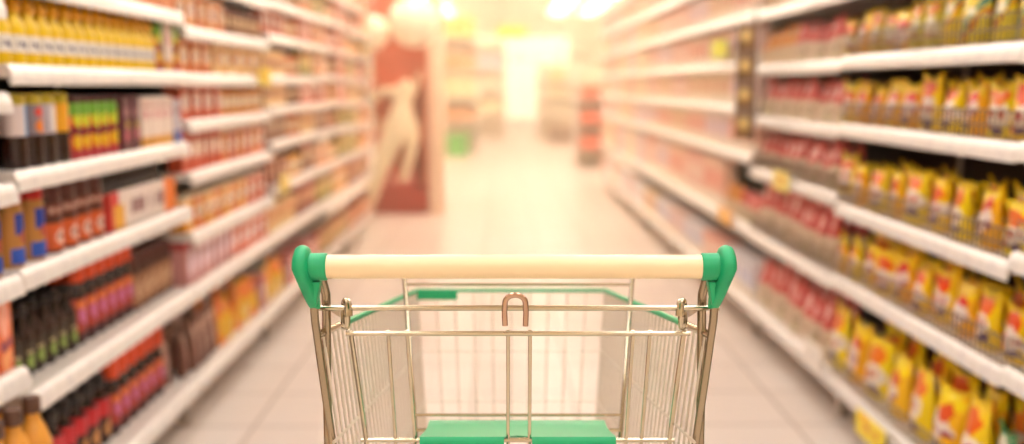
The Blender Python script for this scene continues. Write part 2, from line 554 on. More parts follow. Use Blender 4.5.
cof = pack('brown coffee pack', '#6a3a2a', [('r', '#a0786a', .5, .55, .3, .3), ('e', '#c8a08a', .5, .8, .3, .08)], .4, wobble=.1)
pouch('coffee', 'brown stand-up pack', cof, cof.copy(), .075, .05, .2, 3)
redpk = pack('red white pack', '#b8443c', [('e', '#e2c0b4', .5, .5, .35, .25), ('w', '#7a2a3a', .5, .5, .3, .1)], .45, wobble=.1)
carton('redpk', 'dull red carton', redpk, .075, .05, .19, name='biscuit_packet')
lilacpk = pack('pink lilac pack', '#c88a86', [('e', '#dcc0cc', .5, .5, .35, .3), ('r', '#b03a3a', .5, .9, .6, .08)], .45, wobble=.1)
carton('lilac', 'pink and lilac carton', lilacpk, .08, .06, .17, name='biscuit_packet')
yelbag = pack('yellow bag', '#e8b408', [('e', '#e87a10', .5, .75, .4, .2), ('e', '#f0d890', .5, .3, .25, .15)], .35, wobble=.2)
pouch('yelbag', 'bright yellow bag', yelbag, mat('bag seal yellow', '#e8b408', .4), .11, .07, .19, 5, .1)
orbag = pack('orange bag', '#e8860f', [('e', '#e6b41a', .5, .4, .35, .25), ('e', '#d8564a', .5, .8, .3, .1)], .35, wobble=.2)
pouch('orbag', 'orange bag', orbag, mat('bag seal orange', '#e8860f', .4), .1, .06, .18, 6, .1)

# soup and noodle pouches of the right shelving
seal_y = mat('pouch seal yellow', '#f4d010', .35)
def ptn(name, base, marks, ro=.3):
    return pack(name, base, marks, ro, wobble=.42, vary=.03)
PA = ptn('pouch yellow orange', '#f8d20a', [('e', '#e8620f', .5, .72, .36, .15), ('e', '#efdfce', .52, .40, .36, .20), ('w', '#c8452a', .5, .42, .26, .07), ('e', '#4a2a6a', .62, .17, .22, .07), ('e', '#d83a1c', .25, .22, .14, .06)])
PB = ptn('pouch amber white', '#f5b80c', [('e', '#f8d80c', .5, .86, .5, .14), ('e', '#f8d80c', .3, .1, .3, .14), ('e', '#ecdacb', .45, .46, .36, .22), ('e', '#d84818', .55, .68, .26, .11), ('w', '#a03a5a', .5, .38, .28, .06), ('e', '#3a2a72', .4, .16, .2, .06)])
PC = ptn('pouch yellow teal', '#ecd01c', [('d', '#4f8f72', .5, .5, .08, .9), ('d', '#e8b818', .5, .8, .07, .9), ('d', '#c86a1c', .5, .3, .05, .9), ('e', '#e8dcb8', .5, .62, .2, .1)])
PD = ptn('pouch cream yellow', '#d8c04a', [('e', '#e07a1a', .5, .8, .4, .16), ('e', '#e8dcc0', .5, .45, .4, .16), ('w', '#b86a4a', .5, .3, .36, .06)])
PG = ptn('pouch green yellow', '#2f7a3c', [('e', '#e2c81c', .5, .4, .36, .25), ('e', '#e2dccb', .5, .75, .3, .12), ('e', '#c8402a', .4, .4, .15, .1)])
for i in range(3):
    pouch('pa%d' % i, 'yellow pouch with orange sun', PA, seal_y, .12, .06, .155, 11 + i, .16 * (i != 1))
    pouch('pb%d' % i, 'amber pouch with white patch', PB, seal_y, .12, .06, .15, 21 + i, .14 * (i != 2))
    pouch('pc%d' % i, 'teal-striped yellow pouch', PC, seal_y, .12, .055, .17, 31 + i, .1)
    pouch('pd%d' % i, 'cream and yellow pouch', PD, seal_y, .085, .05, .15, 41 + i, .08)
    pouch('pg%d' % i, 'green and yellow pouch', PG, mat('pouch seal green', '#2f7a3c', .35), .12, .06, .19, 51 + i, .1)
    pouch('pe%d' % i, 'big sun-printed yellow pouch', PA, seal_y, .15, .085, .225, 61 + i, .1 * (i != 1))
    pouch('pf%d' % i, 'big white-patched amber pouch', PB, seal_y, .15, .085, .22, 71 + i, .1 * (i != 0))
RA = pack('red over beige pack', '#d6bfa4', [('r', '#cc3a3a', .5, .78, .7, .24), ('e', '#e6a8a0', .5, .74, .28, .12), ('w', '#a88a6a', .5, .3, .4, .07), ('e', '#b8b07a', .5, .14, .3, .08)], .4, wobble=.08)
RB = pack('rose over beige pack', '#dcc7ae', [('r', '#d2544e', .5, .76, .7, .25), ('e', '#efc4bc', .5, .78, .22, .15), ('e', '#c8a88a', .5, .3, .36, .08)], .4, wobble=.08)
RO = pack('orange over beige pack', '#d9bf9c', [('r', '#e08a2a', .5, .76, .7, .26), ('e', '#efc88a', .5, .74, .25, .14)], .4, wobble=.08)
for k, mm, dsc in (('ra', RA, 'red and beige packet'), ('rb', RB, 'rose and beige packet'), ('ro', RO, 'orange and beige packet')):
    sm = mat('seal ' + k, '#cc5048' if k != 'ro' else '#e08a2a', .4)
    pouch(k, dsc, mm, sm, .085, .055, .17, 81, .0, name='soup_packet')
    pouch(k + 'l', 'big ' + dsc, mm, sm, .10, .07, .235, 82, .04, name='soup_packet')

# plain packs for the blurred bays
pal = [('brick', 'brick red carton', '#cc4a22', '#ecd9c4'), ('peach', 'peach carton', '#e6964e', '#f0e0cc'), ('cream', 'cream carton', '#e8c88c', '#cf7a3c'), ('rust', 'rust orange carton', '#d86a18', '#e8d0a8'),
       ('gold', 'golden carton', '#e29a20', '#f0e4c8'), ('rose', 'rose carton', '#dc6a50', '#f2dcd0'), ('cocoa', 'cocoa brown carton', '#7a3c22', '#d8b48a'), ('olive', 'olive carton', '#8a7e20', '#e6c87a'), ('maroon', 'maroon carton', '#8a2a1c', '#e0a878')]
for k, dsc, a, b in pal:
    carton('c_' + k, dsc, pack('carton ' + k, a, [('e', b, .5, .5, .36, .26), ('w', '#6a5a8a', .5, .48, .24, .07), ('r', b, .5, .96, .6, .05)], .5, wobble=.1), .11, .06, .13)
    carton('t_' + k, 'tall ' + dsc, pack('tall carton ' + k, a, [('r', b, .5, .5, .36, .18), ('e', '#c8402a', .5, .78, .3, .1)], .5, wobble=.1), .09, .06, .17, name='snack_box')
    can('n_' + k, dsc.replace('carton', 'can'), pack('can ' + k, a, [('r', b, .5, .5, .34, .2)], .4), .04, .11)
pink_far = [('f_rose', 'pale rose packet', '#e0a494', '#f0dccb'), ('f_blush', 'pale blush packet', '#e8bda4', '#d87a6a'), ('f_sand', 'sand packet', '#e2c8a4', '#d89a7a'), ('f_lilac', 'pale mauve packet', '#e4c6be', '#cdb4c4'), ('f_white', 'white and lavender packet', '#e2dce0', '#b8b8d4')]
for k, dsc, a, b in pink_far:
    carton(k, dsc, pack('packet ' + k, a, [('e', b, .5, .55, .35, .22), ('r', '#efe2d0', .5, .12, .6, .12)], .5, wobble=.1), .13, .06, .185, name='packet')

CLEAR = {}
HT = {}
for k_, p_ in PROTO.items():
    HT[k_] = max(v.co.z for _, me_ in p_['parts'] for v in me_.vertices)
FULL = {}   # key -> [objects] first instance


COUNT = {}


def put(key, side, Xf, y, d, z, lab, group, jx=0.0, parts=True):
    p = PROTO[key]
    if key not in FULL:
        # build the first one with its parts
        o = link(p['name'], p['parts'][0][1])
        KIDS[o.name] = []
        for nm, me in p['parts'][1:]:
            c = link(nm, me, o)
            KIDS[o.name].append(c)
        FULL[key] = o
    else:
        src = FULL[key]
        o = copy_tree(src) if parts else src.copy()
        if not parts:
            COL.objects.link(o)
    r = random
    soft = p['cat'] == 'bag'
    o.location = (side * (Xf + d), y, z + .0006)
    o.rotation_euler = (0, 0, (PI / 2 if side < 0 else -PI / 2) + r.uniform(-1, 1) * (.2 if soft else .05))
    tag(o, lab, p['cat'], group)
    return o


SHELFNAMES = ['bottom shelf', 'second shelf up', 'third shelf up', 'fourth shelf up', 'fifth shelf up', 'sixth shelf up', 'seventh shelf up', 'eighth shelf up', 'ninth shelf up', 'tenth shelf up']


def fill(side, Xf, y0, y1, z, seq, shelf, bay, inset=.035, near=True, loose=1.05, ymin=0.0):
    """seq: (keys, until fraction of the run, rows) along the shelf from its near to its far end"""
    y = y0 + .012
    for keys, until, rows in seq:
        yend = y0 + (y1 - y0) * until
        todo, yy = [], y
        while True:
            key = keys[len(todo) % len(keys)]
            wk = PROTO[key]['w']
            if yy + wk > yend + .004:
                break
            todo.append(key)
            yy += wk * loose + (.005 if PROTO[key]['cat'] == 'bag' else .002)
        slack = max(0.0, (yend - yy) / len(todo)) if todo else 0.0
        for key in todo:
            p = PROTO[key]
            y += slack / 2
            clear = CLEAR.get(round(z, 4), 9) - .004
            soft = p['cat'] == 'bag'
            for row in range(rows):
                if y < ymin:
                    continue
                d = inset + p['d'] / 2 + row * p['d'] * (1.5 if soft else 1.05) + (random.uniform(.004, .016) if soft else random.uniform(0, .004))
                base = p['desc']
                if near:
                    ck = (shelf, bay, base, row)
                    n = COUNT[ck] = COUNT.get(ck, 0) + 1
                    if row == 0:
                        lab = '%s %s from near end, %s, %s' % (ORD[n - 1], base, shelf, bay)
                    else:
                        lab = '%s %s %s from near end, %s, %s' % (ORD[n - 1], ('', 'rear-row', 'third-row')[row], base, shelf, bay)
                else:
                    lab = '%s in the row on the %s, %s' % (base, shelf, bay)
                grp = '%ss on the %s, %s' % (base, shelf, bay)
                o = put(key, side, Xf, y + p['w'] / 2, d, z, lab, grp, parts=near)
                hh = HT[key]
                if soft:
                    o.scale = (1, 1, random.uniform(.9, 1.08))
                    hh *= o.scale.z
                if hh > clear:
                    o.scale = (1, 1, clear / hh)
            y += p['w'] * loose + (.005 if soft else 0.002) + slack / 2
        y = max(y, y0 + (y1 - y0) * until)


# ------------------------------------------------------------------ shelving
RAILT = .05
DEPTH = .46


def bay(side, Xf, y0, y1, drops, label, top=2.2, guards=(), name='shelving_bay', base_out=0.0):
    """drops: heights of the lip's lower edge under the eye line"""
    L = y1 - y0
    root = empty(name, (side * Xf, y0, 0))
    tag(root, label, 'shelving', 'shelving bays on the %s of the aisle' % ('left' if side < 0 else 'right'))
    s = side
    def bx(mb, d0, d1, ya, yb, z0, z1):
        a, b = sorted((s * d0, s * d1))
        return mb.box(a, b, ya, yb, z0, z1)
    bx(MB(), DEPTH + .006, DEPTH + .03, .041, L - .001, .02, top).build('back_panel', M['back'], root)
    bx(MB(), DEPTH + .008, DEPTH + .05, .002, .04, 0, top).build('upright', M['board'], root)
    bx(MB(), .17, .19, .001, L - .001, 0, H - drops[-1] - .012).build('kick_plate', M['plinth'], root)
    bx(MB(), .055, .10, .004, .03, 0, H - drops[-1] + .014).build('foot_bracket', M['plinth'], root)
    out = []
    CLEAR.clear()
    for q, dr in enumerate(drops):
        zb = H - dr                     # lower edge of lip
        zt = zb + RAILT - .004          # board surface
        po = -base_out if q == len(drops) - 1 else 0.0
        sh = bx(MB(), .012 + po, DEPTH + .005, .003, L - .003, zt - .028, zt).build('shelf_board', M['board'], root, bevel=.002)
        prof = [(.0, zb), (.006, zb - .001), (.016, zt - .004), (.018, zt + .003), (.0155, zt + .0025), (.0105, zt - .002), (.0065, zt - .0085), (.0035, zt - .017), (.0015, zt - .027)]
        prof = [(s * (a + po), b) for a, b in prof]
        mb = MB()
        mb.rings([[(a, .002, b) for a, b in prof], [(a, L - .002, b) for a, b in prof]])
        mb.build('price_rail', M['rail'], sh, smooth=True)
        if q in guards:
            g = MB()
            hh = .075 if q != len(drops) - 1 else .07
            xg = s * .0165
            for zz in (zt + .006, zt + hh * .5, zt + hh):
                g.tube([(xg, .01, zz), (xg, L - .01, zz)], .003, 5)
            k = int(L / .028)
            for i in range(k + 1):
                yy = .012 + (L - .024) * i / k
                g.tube([(xg, yy, zt + .001), (xg, yy, zt + hh)], .0024, 5)
            g.build('wire_guard_lattice', M['wire'], sh)
        if q:
            CLEAR[round(zt, 4)] = out[-1] - .029 - zt
        out.append(zt)
    return root, out


XL, XR = 1.10, 1.227
YB = [1.03, 2.28, 3.56, 4.84, 6.12, 7.40, 8.68]
YR = [1.12, 2.36, 3.62, 4.88, 6.14, 7.40, 8.66, 9.92, 11.18, 12.4]

# ---- left bay at the frame's edge
lb = ['left edge bay', 'first left bay', 'second left bay', 'third left bay', 'fourth left bay', 'fifth left bay']
_, zs = bay(-1, XL, YB[0], YB[1], [-.40, -.146, .063, .268, .48, .70, 1.12], 'white shelving bay cut off by the left frame edge, holding amber juice bottles', base_out=.08)
N = len(zs)
def sn(zs, i):
    return SHELFNAMES[len(zs) - 1 - i]
ym = 1.5
for i, seq in ((1, [(['mustard'], 1, 1)]), (2, [(['fruit', 'tall_salmon'], 1, 1)]), (3, [(['tall_salmon'], 1, 1)]), (4, [(['choc', 'peanut'], 1, 1)]), (5, [(['orpk'], 1, 2)]), (6, [(['juice'], 1, 2)])):
    fill(-1, XL, YB[0], YB[1], zs[i], seq, sn(zs, i), lb[0], ymin=ym, inset=-.06 if i == 6 else .035)

# ---- first full left bay
_, zs = bay(-1, XL, YB[1], YB[2], [-.45, -.206, 0.0, .245, .475, .775, 1.12], 'white shelving bay of sauces with yellow mustard bottles at eye level')
b = (YB[1], YB[2])
fill(-1, XL, *b, zs[1], [(['whitep', 'fruit'], .5, 1), (['orpk'], 1, 1)], sn(zs, 1), lb[1])
fill(-1, XL, *b, zs[2], [(['mustard'], .82, 3), (['fruit', 'whitep'], 1, 1)], sn(zs, 2), lb[1], inset=.02)
fill(-1, XL, *b, zs[3], [(['tall_salmon'], .05, 1), (['tall_blue', 'tall_redlab', 'tall_pale', 'tall_orange'], .29, 2), (['fruit'], .54, 2), (['plum'], .68, 1), (['whitep'], .91, 1), (['bluew'], 1, 1)], sn(zs, 3), lb[1], inset=.02)
fill(-1, XL, *b, zs[4], [(['peanut'], .18, 2), (['choc'], .46, 2)], sn(zs, 4), lb[1], inset=.03)
fill(-1, XL, *b, zs[5], [(['herb'], .36, 3), (['bbq'], .69, 2), (['brownjar'], 1, 2)], sn(zs, 5), lb[1], inset=.075)
fill(-1, XL, b[0] + .02, b[1], zs[6], [(['syrup'], .52, 3), (['bbq'], .9, 2), (['coffee'], 1, 2)], sn(zs, 6), lb[1], inset=.08)
# the open display tray on the fourth shelf of that bay, with dark bottles standing in it
ty0, ty1 = YB[1] + .47 * 1.28, YB[2] - .08
traym = pack('tray white with red and orange ends', '#e6d6cb', [('r', '#c8322a', .04, .5, .08, .6), ('r', '#e0a01c', .12, .3, .07, .35), ('r', '#e8740f', .9, .5, .10, .6), ('w', '#8a5a5a', .5, .5, .3, .2)], .5)
wt = ty1 - ty0 - .01
mb = MB().box(-wt / 2, wt / 2, -.10, -.096, 0, .115).box(-wt / 2, wt / 2, .096, .10, 0, .10).box(-wt / 2, -wt / 2 + .004, -.096, .096, 0, .11).box(wt / 2 - .004, wt / 2, -.096, .096, 0, .11).box(-wt / 2, wt / 2, -.10, .10, 0, .004)
tr = mb.build('display_tray', traym, loc=(-(XL + .135), (ty0 + ty1) / 2, zs[4] + .0006))
tr.rotation_euler = (0, 0, PI / 2)
tag(tr, 'white open cardboard tray with orange end holding dark bottles, below maroon-lidded jars level', 'tray')
nb = int((wt - .02) / .0575)
for r_ in range(3):
    for i in range(nb):
        n = i
        o = put('herb', -1, XL, ty0 + .018 + .0285 + i * .0575, .135 - .062 + r_ * .06, zs[4] + .005, '%s dark bottle from the near end, %s row of the white display tray' % (ORD[i], ('front', 'middle', 'back')[r_]), 'dark bottles in the white display tray')

# ---- second full left bay
_, zs = bay(-1, XL, YB[2], YB[3], [-.53, -.35, -.162, .005, .172, .36, .58, .775, 1.12], 'white shelving bay with brick red cartons beside the sauce bay')
b = (YB[2], YB[3])
fill(-1, XL, *b, zs[1], [(['c_peach', 'c_cream'], .5, 1), (['c_rust'], 1, 1)], sn(zs, 1), lb[2])
fill(-1, XL, *b, zs[2], [(['c_rust', 'c_peach'], .5, 1), (['n_cocoa'], 1, 1)], sn(zs, 2), lb[2])
fill(-1, XL, *b, zs[3], [(['c_rust'], .35, 1), (['c_cream', 'c_gold'], 1, 1)], sn(zs, 3), lb[2])
fill(-1, XL, *b, zs[4], [(['c_brick'], .45, 1), (['n_gold', 'n_rust'], 1, 1)], sn(zs, 4), lb[2])
fill(-1, XL, *b, zs[5], [(['t_brick'], .4, 1), (['c_rust', 'c_brick'], 1, 1)], sn(zs, 5), lb[2])
fill(-1, XL, *b, zs[6], [(['c_gold', 'c_rust'], .7, 1), (['c_brick'], 1, 1)], sn(zs, 6), lb[2])
fill(-1, XL, *b, zs[7], [(['lilac'], .5, 2), (['c_rose'], 1, 2)], sn(zs, 7), lb[2])
fill(-1, XL, *b, zs[8], [(['coffee'], .36, 2), (['orbag', 'yelbag'], .88, 2), (['lilac'], 1, 2)], sn(zs, 8), lb[2], inset=.045)

# ---- further left bays
fk = ['c_brick', 'c_peach', 'c_cream', 'c_rust', 'c_gold', 'c_rose', 'c_cocoa', 'c_olive', 'c_maroon']
for bi in (3, 4, 5):
    dr = {3: [-.74, -.54, -.37, -.2, 0.0, .15, .32, .54, .775, 1.12], 4: [-.74, -.56, -.38, -.2, -.02, .15, .33, .55, .78, 1.12], 5: [-.72, -.55, -.36, -.18, .0, .17, .35, .56, .79, 1.12]}[bi]
    _, zs = bay(-1, XL, YB[bi], YB[bi + 1], dr, {3: 'white shelving bay of orange and gold cartons, third whole one on the left', 4: 'white shelving bay of blurred cartons, fourth whole one on the left', 5: 'white shelving bay touching the red promotional stand'}[bi])
    for i in range(1, len(zs)):
        rnd = random.Random(100 * bi + i)
        ks = rnd.sample(fk, 3)
        if i == len(zs) - 1:
            seq = [(['yelbag'], .35, 1), (['lilac', 'c_rose'], 1, 2)] if bi == 3 else [(['t_' + ks[0][2:], 't_' + ks[1][2:]], 1, 1)]
        elif i == len(zs) - 2:
            seq = [(['t_' + ks[0][2:]], .5, 1), (['t_' + ks[1][2:]], 1, 1)]
        else:
            seq = [([ks[0]], .4, 1), (['n_' + ks[1][2:]], .7, 1), (['t_' + ks[2][2:]], 1, 1)]
        fill(-1, XL, YB[bi], YB[bi + 1], zs[i], seq, sn(zs, i), lb[bi], near=False)

# ---- right bays
rb = ['right edge bay', 'first right bay', 'second right bay', 'third right bay', 'fourth right bay', 'fifth right bay', 'sixth right bay', 'seventh right bay', 'eighth right bay']
_, zs = bay(1, XR, YR[0], YR[1], [-.55, -.31, -.05, .18, .445, .73, 1.12], 'white shelving bay cut off by the right frame edge, with green pouches low down', guards=(2, 3, 4, 5, 6))
for i, seq in ((2, [(['pc0', 'pc1'], 1, 1)]), (3, [(['pa0', 'pb1'], 1, 1)]), (4, [(['pa1', 'pb0'], 1, 1)]), (5, [(['pg0', 'pa2'], 1, 2)]), (6, [(['pg1', 'pg2'], 1, 2)])):
    fill(1, XR, YR[0], YR[1], zs[i], seq, sn(zs, i), rb[0], ymin=1.5)
_, zs = bay(1, XR, YR[1], YR[2], [-.55, -.30, -.055, .185, .473, .74, 1.12], 'white shelving bay full of yellow pouches behind low wire guards', guards=(2, 3, 4, 5, 6))
b = (YR[1], YR[2])
fill(1, XR, *b, zs[2], [(['pc0', 'pc1', 'pc2'], .48, 2), (['pd0', 'pd1', 'pb2'], 1, 1)], sn(zs, 2), rb[1])
fill(1, XR, *b, zs[3], [(['pa0', 'pa2', 'pb1'], .56, 2), (['pb0', 'pb2'], 1, 1)], sn(zs, 3), rb[1])
fill(1, XR, *b, zs[4], [(['pa1', 'pb0', 'pa2'], .5, 2), (['pa0', 'pb1'], 1, 2)], sn(zs, 4), rb[1])
fill(1, XR, *b, zs[5], [(['pa2', 'pa0', 'pb2'], .55, 2), (['pb1', 'pa1'], 1, 2)], sn(zs, 5), rb[1])
fill(1, XR, *b, zs[6], [(['pg0'], .125, 2), (['pe0', 'pf1', 'pe2'], .55, 2), (['pf0', 'pe1', 'pf2'], 1, 2)], sn(zs, 6), rb[1])
_, zs = bay(1, XR, YR[2], YR[3], [-.55, -.30, -.045, .195, .444, .755, 1.12], 'white shelving bay full of red and beige packets', guards=(4, 5))
b = (YR[2], YR[3])
fill(1, XR, *b, zs[1], [(['ra'], .6, 1), (['ro'], 1, 1)], sn(zs, 1), rb[2])
fill(1, XR, *b, zs[2], [(['pd0'], .115, 1), (['ra', 'rb'], .62, 2), (['ro'], 1, 1)], sn(zs, 2), rb[2])
fill(1, XR, *b, zs[3], [(['pb0'], .115, 1), (['rb', 'ra'], .8, 2), (['ra'], 1, 1)], sn(zs, 3), rb[2])
fill(1, XR, *b, zs[4], [(['pa0'], .115, 1), (['ra', 'rb'], 1, 2)], sn(zs, 4), rb[2])
fill(1, XR, *b, zs[5], [(['pb1'], .115, 1), (['ral'], .5, 2), (['rbl', 'ral'], 1, 2)], sn(zs, 5), rb[2])
fill(1, XR, *b, zs[6], [(['pe0'], .14, 1), (['rbl', 'ral'], 1, 2)], sn(zs, 6), rb[2])
pk = ['f_rose', 'f_blush', 'f_sand', 'f_lilac', 'f_white']
for k in pk:
    g0 = PROTO[k]
    carton('g' + k[1:], 'tall ' + g0['desc'], g0['parts'][0][1].materials[0], .13, .07, .285, name='tall_packet')
    HT['g' + k[1:]] = .285
FAR = []
for bi in range(3, 9):
    _, zs = bay(1, XR, YR[bi], YR[bi + 1], [-.80, -.55, -.31, -.07, .155, .39, .75, 1.12], 'white shelving bay of pale pink packets, ' + ('beside the hanging strip of brown packets', 'second beyond the hanging strip', 'third beyond the hanging strip', 'fourth beyond the hanging strip', 'fifth beyond the hanging strip', 'sixth beyond the hanging strip, by the aisle end')[bi - 3])
    for i in range(1, len(zs)):
        rnd = random.Random(500 + 10 * bi + i)
        a, c = rnd.sample(pk[:4], 2)
        if i == 7:
            a = 'f_white'
        seq = [([a], .5, 1), ([c], 1, 1)]
        if i >= 5 and bi < 6:
            seq = [([a], .5, 2), ([c], 1, 2)]
        if i == 6:
            seq = [(['g' + a[1:]], .5, 1), (['g' + c[1:]], 1, 1)]
        if i == 6 and bi == 3:
            seq = [(['ra'], .3, 1), (['ro'], .55, 1), (['g' + a[1:]], 1, 1)]
        if bi < 6:
            fill(1, XR, YR[bi], YR[bi + 1], zs[i], seq, sn(zs, i), rb[bi], near=False)
        else:
            for j in range(9):
                wd = (YR[bi + 1] - YR[bi]) / 9
                yy = YR[bi] + wd * j
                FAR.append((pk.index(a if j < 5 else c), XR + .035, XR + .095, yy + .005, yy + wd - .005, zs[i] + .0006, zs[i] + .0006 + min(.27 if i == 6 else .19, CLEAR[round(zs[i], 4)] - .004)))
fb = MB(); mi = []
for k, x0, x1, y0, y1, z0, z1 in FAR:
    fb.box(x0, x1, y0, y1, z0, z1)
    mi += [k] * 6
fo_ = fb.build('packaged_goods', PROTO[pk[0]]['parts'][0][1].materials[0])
fo_.data.materials.clear()
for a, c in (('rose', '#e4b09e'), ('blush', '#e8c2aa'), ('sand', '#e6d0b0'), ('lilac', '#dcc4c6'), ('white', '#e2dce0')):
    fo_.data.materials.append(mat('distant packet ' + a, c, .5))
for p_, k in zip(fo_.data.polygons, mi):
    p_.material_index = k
tag(fo_, 'pale blurred packets filling the farthest shelving bays on the right', 'goods', kind='stuff')

# ------------------------------------------------------------------ signs on the rails
def card(side, Xf, y, z0, wd, ht, m, label, m2=None, tilt=0.0):
    mb = MB().box(-wd / 2, wd / 2, -.0015, .0015, 0, ht)
    o = mb.build('price_sign', m, loc=(side * (Xf - .006), y, z0))
    o.rotation_euler = (0, tilt, PI / 2 if side < 0 else -PI / 2)
    c = MB().box(-wd / 2 + .004, wd / 2 - .004, .0, .012, ht - .012, ht - .004).build('clip', M['lampframe'], o)
    tag(o, label, 'sign', 'price signs clipped to shelf rails')
signY = pack('sign yellow with orange marks', '#f2d61a', [('w', '#e08a1a', .5, .5, .3, .16), ('r', '#f0a020', .3, .8, .14, .08)], .45)
signP = pack('sign pale yellow', '#f0dc78', [('e', '#e8b040', .5, .5, .25, .25)], .45)
signW = pack('sign white', '#ece2d8', [('w', '#c8bcb8', .5, .5, .3, .1)], .45)
signG = pack('sign yellow green', '#cdd81c', [('e', '#e6dc2a', .5, .5, .3, .3)], .45)
signO = pack('sign orange', '#eda23c', [('e', '#f0d080', .5, .5, .3, .3)], .45)
card(1, XR - .012, 3.12, H - 1.165, .25, .085, signY, 'yellow price sign hanging on the lowest rail below yellow pouches')
card(1, XR, 4.30, H - .455, .24, .085, signP, 'pale yellow price sign on the rail above red packets')
card(1, XR, 3.78, H - 1.10, .20, .10, signW, 'blank white sign on lowest rail where red packets meet yellow pouches')
card(1, XR, 5.62, H + .15, .38, .10, signG, 'lime yellow sign by the hanging strip of brown packets')
card(1, XR, 5.35, H - .75, .3, .09, signO, 'orange yellow sign on the rail below pale pink packets')
card(-1, XL, 4.70, H + .0, .22, .08, signY, 'small yellow sign on a rail between golden cartons')
card(-1, XL, 5.05, H - .54, .22, .09, signP, 'pale yellow sign on a lower rail of gold cartons')

# ------------------------------------------------------------------ hanging strip with brown packets
cs = empty('clip_strip', (XR - .03, 4.72, 1.54))
tag(cs, 'dark hanging merchandising strip on the right shelving joint', 'strip')
MB().box(-.006, .006, -.02, .02, -.56, .02).build('strip_band', mat('strip dark plastic', '#6a4c34', .4), cs)
MB().tube([(0, 0, .02), (.0, 0, .075), (.015, 0, .088), (.035, 0, .09), (.06, 0, .086)], .004, 6).build('hook', M['wire'], cs)
brownp = pack('dark brown packet with gold seal', '#7a5530', [('e', '#cfa048', .5, .58, .3, .24), ('e', '#efd890', .5, .6, .14, .1)], .35)
brs = mat('packet seal brown', '#7a5530', .4)
pouch('hang', 'brown packet', brownp, brs, .085, .03, .135, 91, .0, name='snack_packet')
for i, nm in enumerate(('topmost', 'second', 'third', 'lowest')):
    o = put('hang', 1, XR, 4.70, -.078, 1.40 - i * .135, 'brown packet with gold seal, %s on the dark hanging strip' % nm, 'brown packets on the hanging strip')
    o.rotation_euler = (0, 0, -.35)

# ------------------------------------------------------------------ red promotional stand, figure and globes
redm = mat('promo red board', '#c8501a', .5)
redd = mat('promo dark red base', '#b02a18', .5)
ps = empty('promotional_stand', (-.92, 9.7, 0))
tag(ps, 'red promotional stand at the end of the left shelving', 'stand')
MB().box(-.36, .22, -.02, .55, 0, .26).build('base', redd, ps, bevel=.01)
MB().box(-.36, .22, .5, .55, .26, 2.0).build('back_panel', redm, ps)
MB().box(.18, .22, .0, .5, .26, 1.75).build('side_panel', redm, ps)
MB().box(-.34, .18, .05, .5, .75, .78).build('shelf', redm, ps)
MB().box(-.34, .18, .12, .5, 1.22, 1.25).build('shelf', redm, ps)
MB().box(-.50, .10, -.02, .04, 1.86, 2.16).build('header_board', mat('promo header orange red', '#e2522c', .5), ps)
for i, (x, z) in enumerate(((-.86, .26), (-.78, .26), (-1.0, .26))):
    pass
pinkpk = pack('pink red pack', '#d2463c', [('e', '#eeb0a0', .5, .5, .34, .26)], .45)
carton('promo', 'red and pink pack', pinkpk, .12, .1, .16)
for i in range(3):
    o = put('promo', 1, 0, 9.78, -1.18 + i * .14, .26, 'red and pink pack, %s from the pillar on the red stand base' % ('third', 'second', 'first')[i], 'packs on the red stand base')
    o.rotation_euler = (0, 0, 0)
for i in range(4):
    o = put('c_rust', 1, 0, 9.95, -1.185 + i * .12, .781, 'rust orange carton, %s from the pillar on the red stand shelf' % ('fourth', 'third', 'second', 'first')[i], 'cartons on the red stand shelf')
    o.rotation_euler = (0, 0, 0)

figm = mat('cream figure vinyl', '#ecd9b4', .5)
fr_ = bpy.data.meshes.new('promotional_figure')
fv = [(.08, 0, .02), (.12, 0, .20), (.15, 0, .38), (-.02, -.02, -.22), (-.13, -.03, -.50), (-.22, -.03, -.76), (-.25, -.03, -.90),
      (.20, 0, -.18), (.15, 0, -.40), (.09, -.02, -.60), (-.06, 0, .28), (-.22, 0, .15), (.22, 0, .26), (.26, .0, .44)]
fe = [(0, 1), (1, 2), (0, 3), (3, 4), (4, 5), (5, 6), (0, 7), (7, 8), (8, 9), (1, 10), (10, 11), (1, 12), (12, 13)]
fr_.from_pydata(fv, fe, [])
fr_.materials.append(figm)
fo = link('promotional_figure', fr_, None, (-1.02, 9.45, .93))
fo.modifiers.new('skin', 'SKIN'); sb = fo.modifiers.new('sub', 'SUBSURF'); sb.levels = 2; sb.render_levels = 2
rad = [.19, .07, .085, .13, .11, .085, .06, .085, .06, .045, .05, .04, .035, .03]
for i, v in enumerate(fr_.skin_vertices[0].data):
    v.radius = (rad[i], rad[i] * .8)
fr_.skin_vertices[0].data[0].use_root = True
tag(fo, 'cream long-limbed promotional figure in front of the red stand', 'figure')
MB().lathe([(.002, 0), (.13, 0), (.13, .015), (.05, .03), (.04, .06), (.002, .06)], 16).build('foot_disc', M['alu'], fo, smooth=True, loc=(-.25, -.03, -.929))
globe = mat('cream globe', '#f6e8cc', .4, emit='#ffe2b4', estr=.12)
def sphere(name, loc, r, label, cord):
    pr = [(max(r * math.sin(PI * k / 14), .002), -r * math.cos(PI * k / 14)) for k in range(15)]
    o = MB().lathe(pr, 22).build(name, globe, loc=loc, smooth=True)
    MB().tube([(0, 0, r * .98), (0, 0, cord)], .006, 6).build('cord', M['lampframe'], o)
    tag(o, label, 'lamp')
sphere('globe_lamp', (-.77, 9.0, 1.80), .22, 'large round cream globe lamp above the red stand', CZ - 1.861)
sphere('globe_lamp', (-1.13, 9.0, 1.71), .15, 'smaller round cream globe lamp beside the left shelving end', CZ - 1.731)
struct('pillar', MB().box(-.69, -.57, 9.66, 10.3, 0, CZ), mat('pillar cream pink', '#efcfb4', .5))

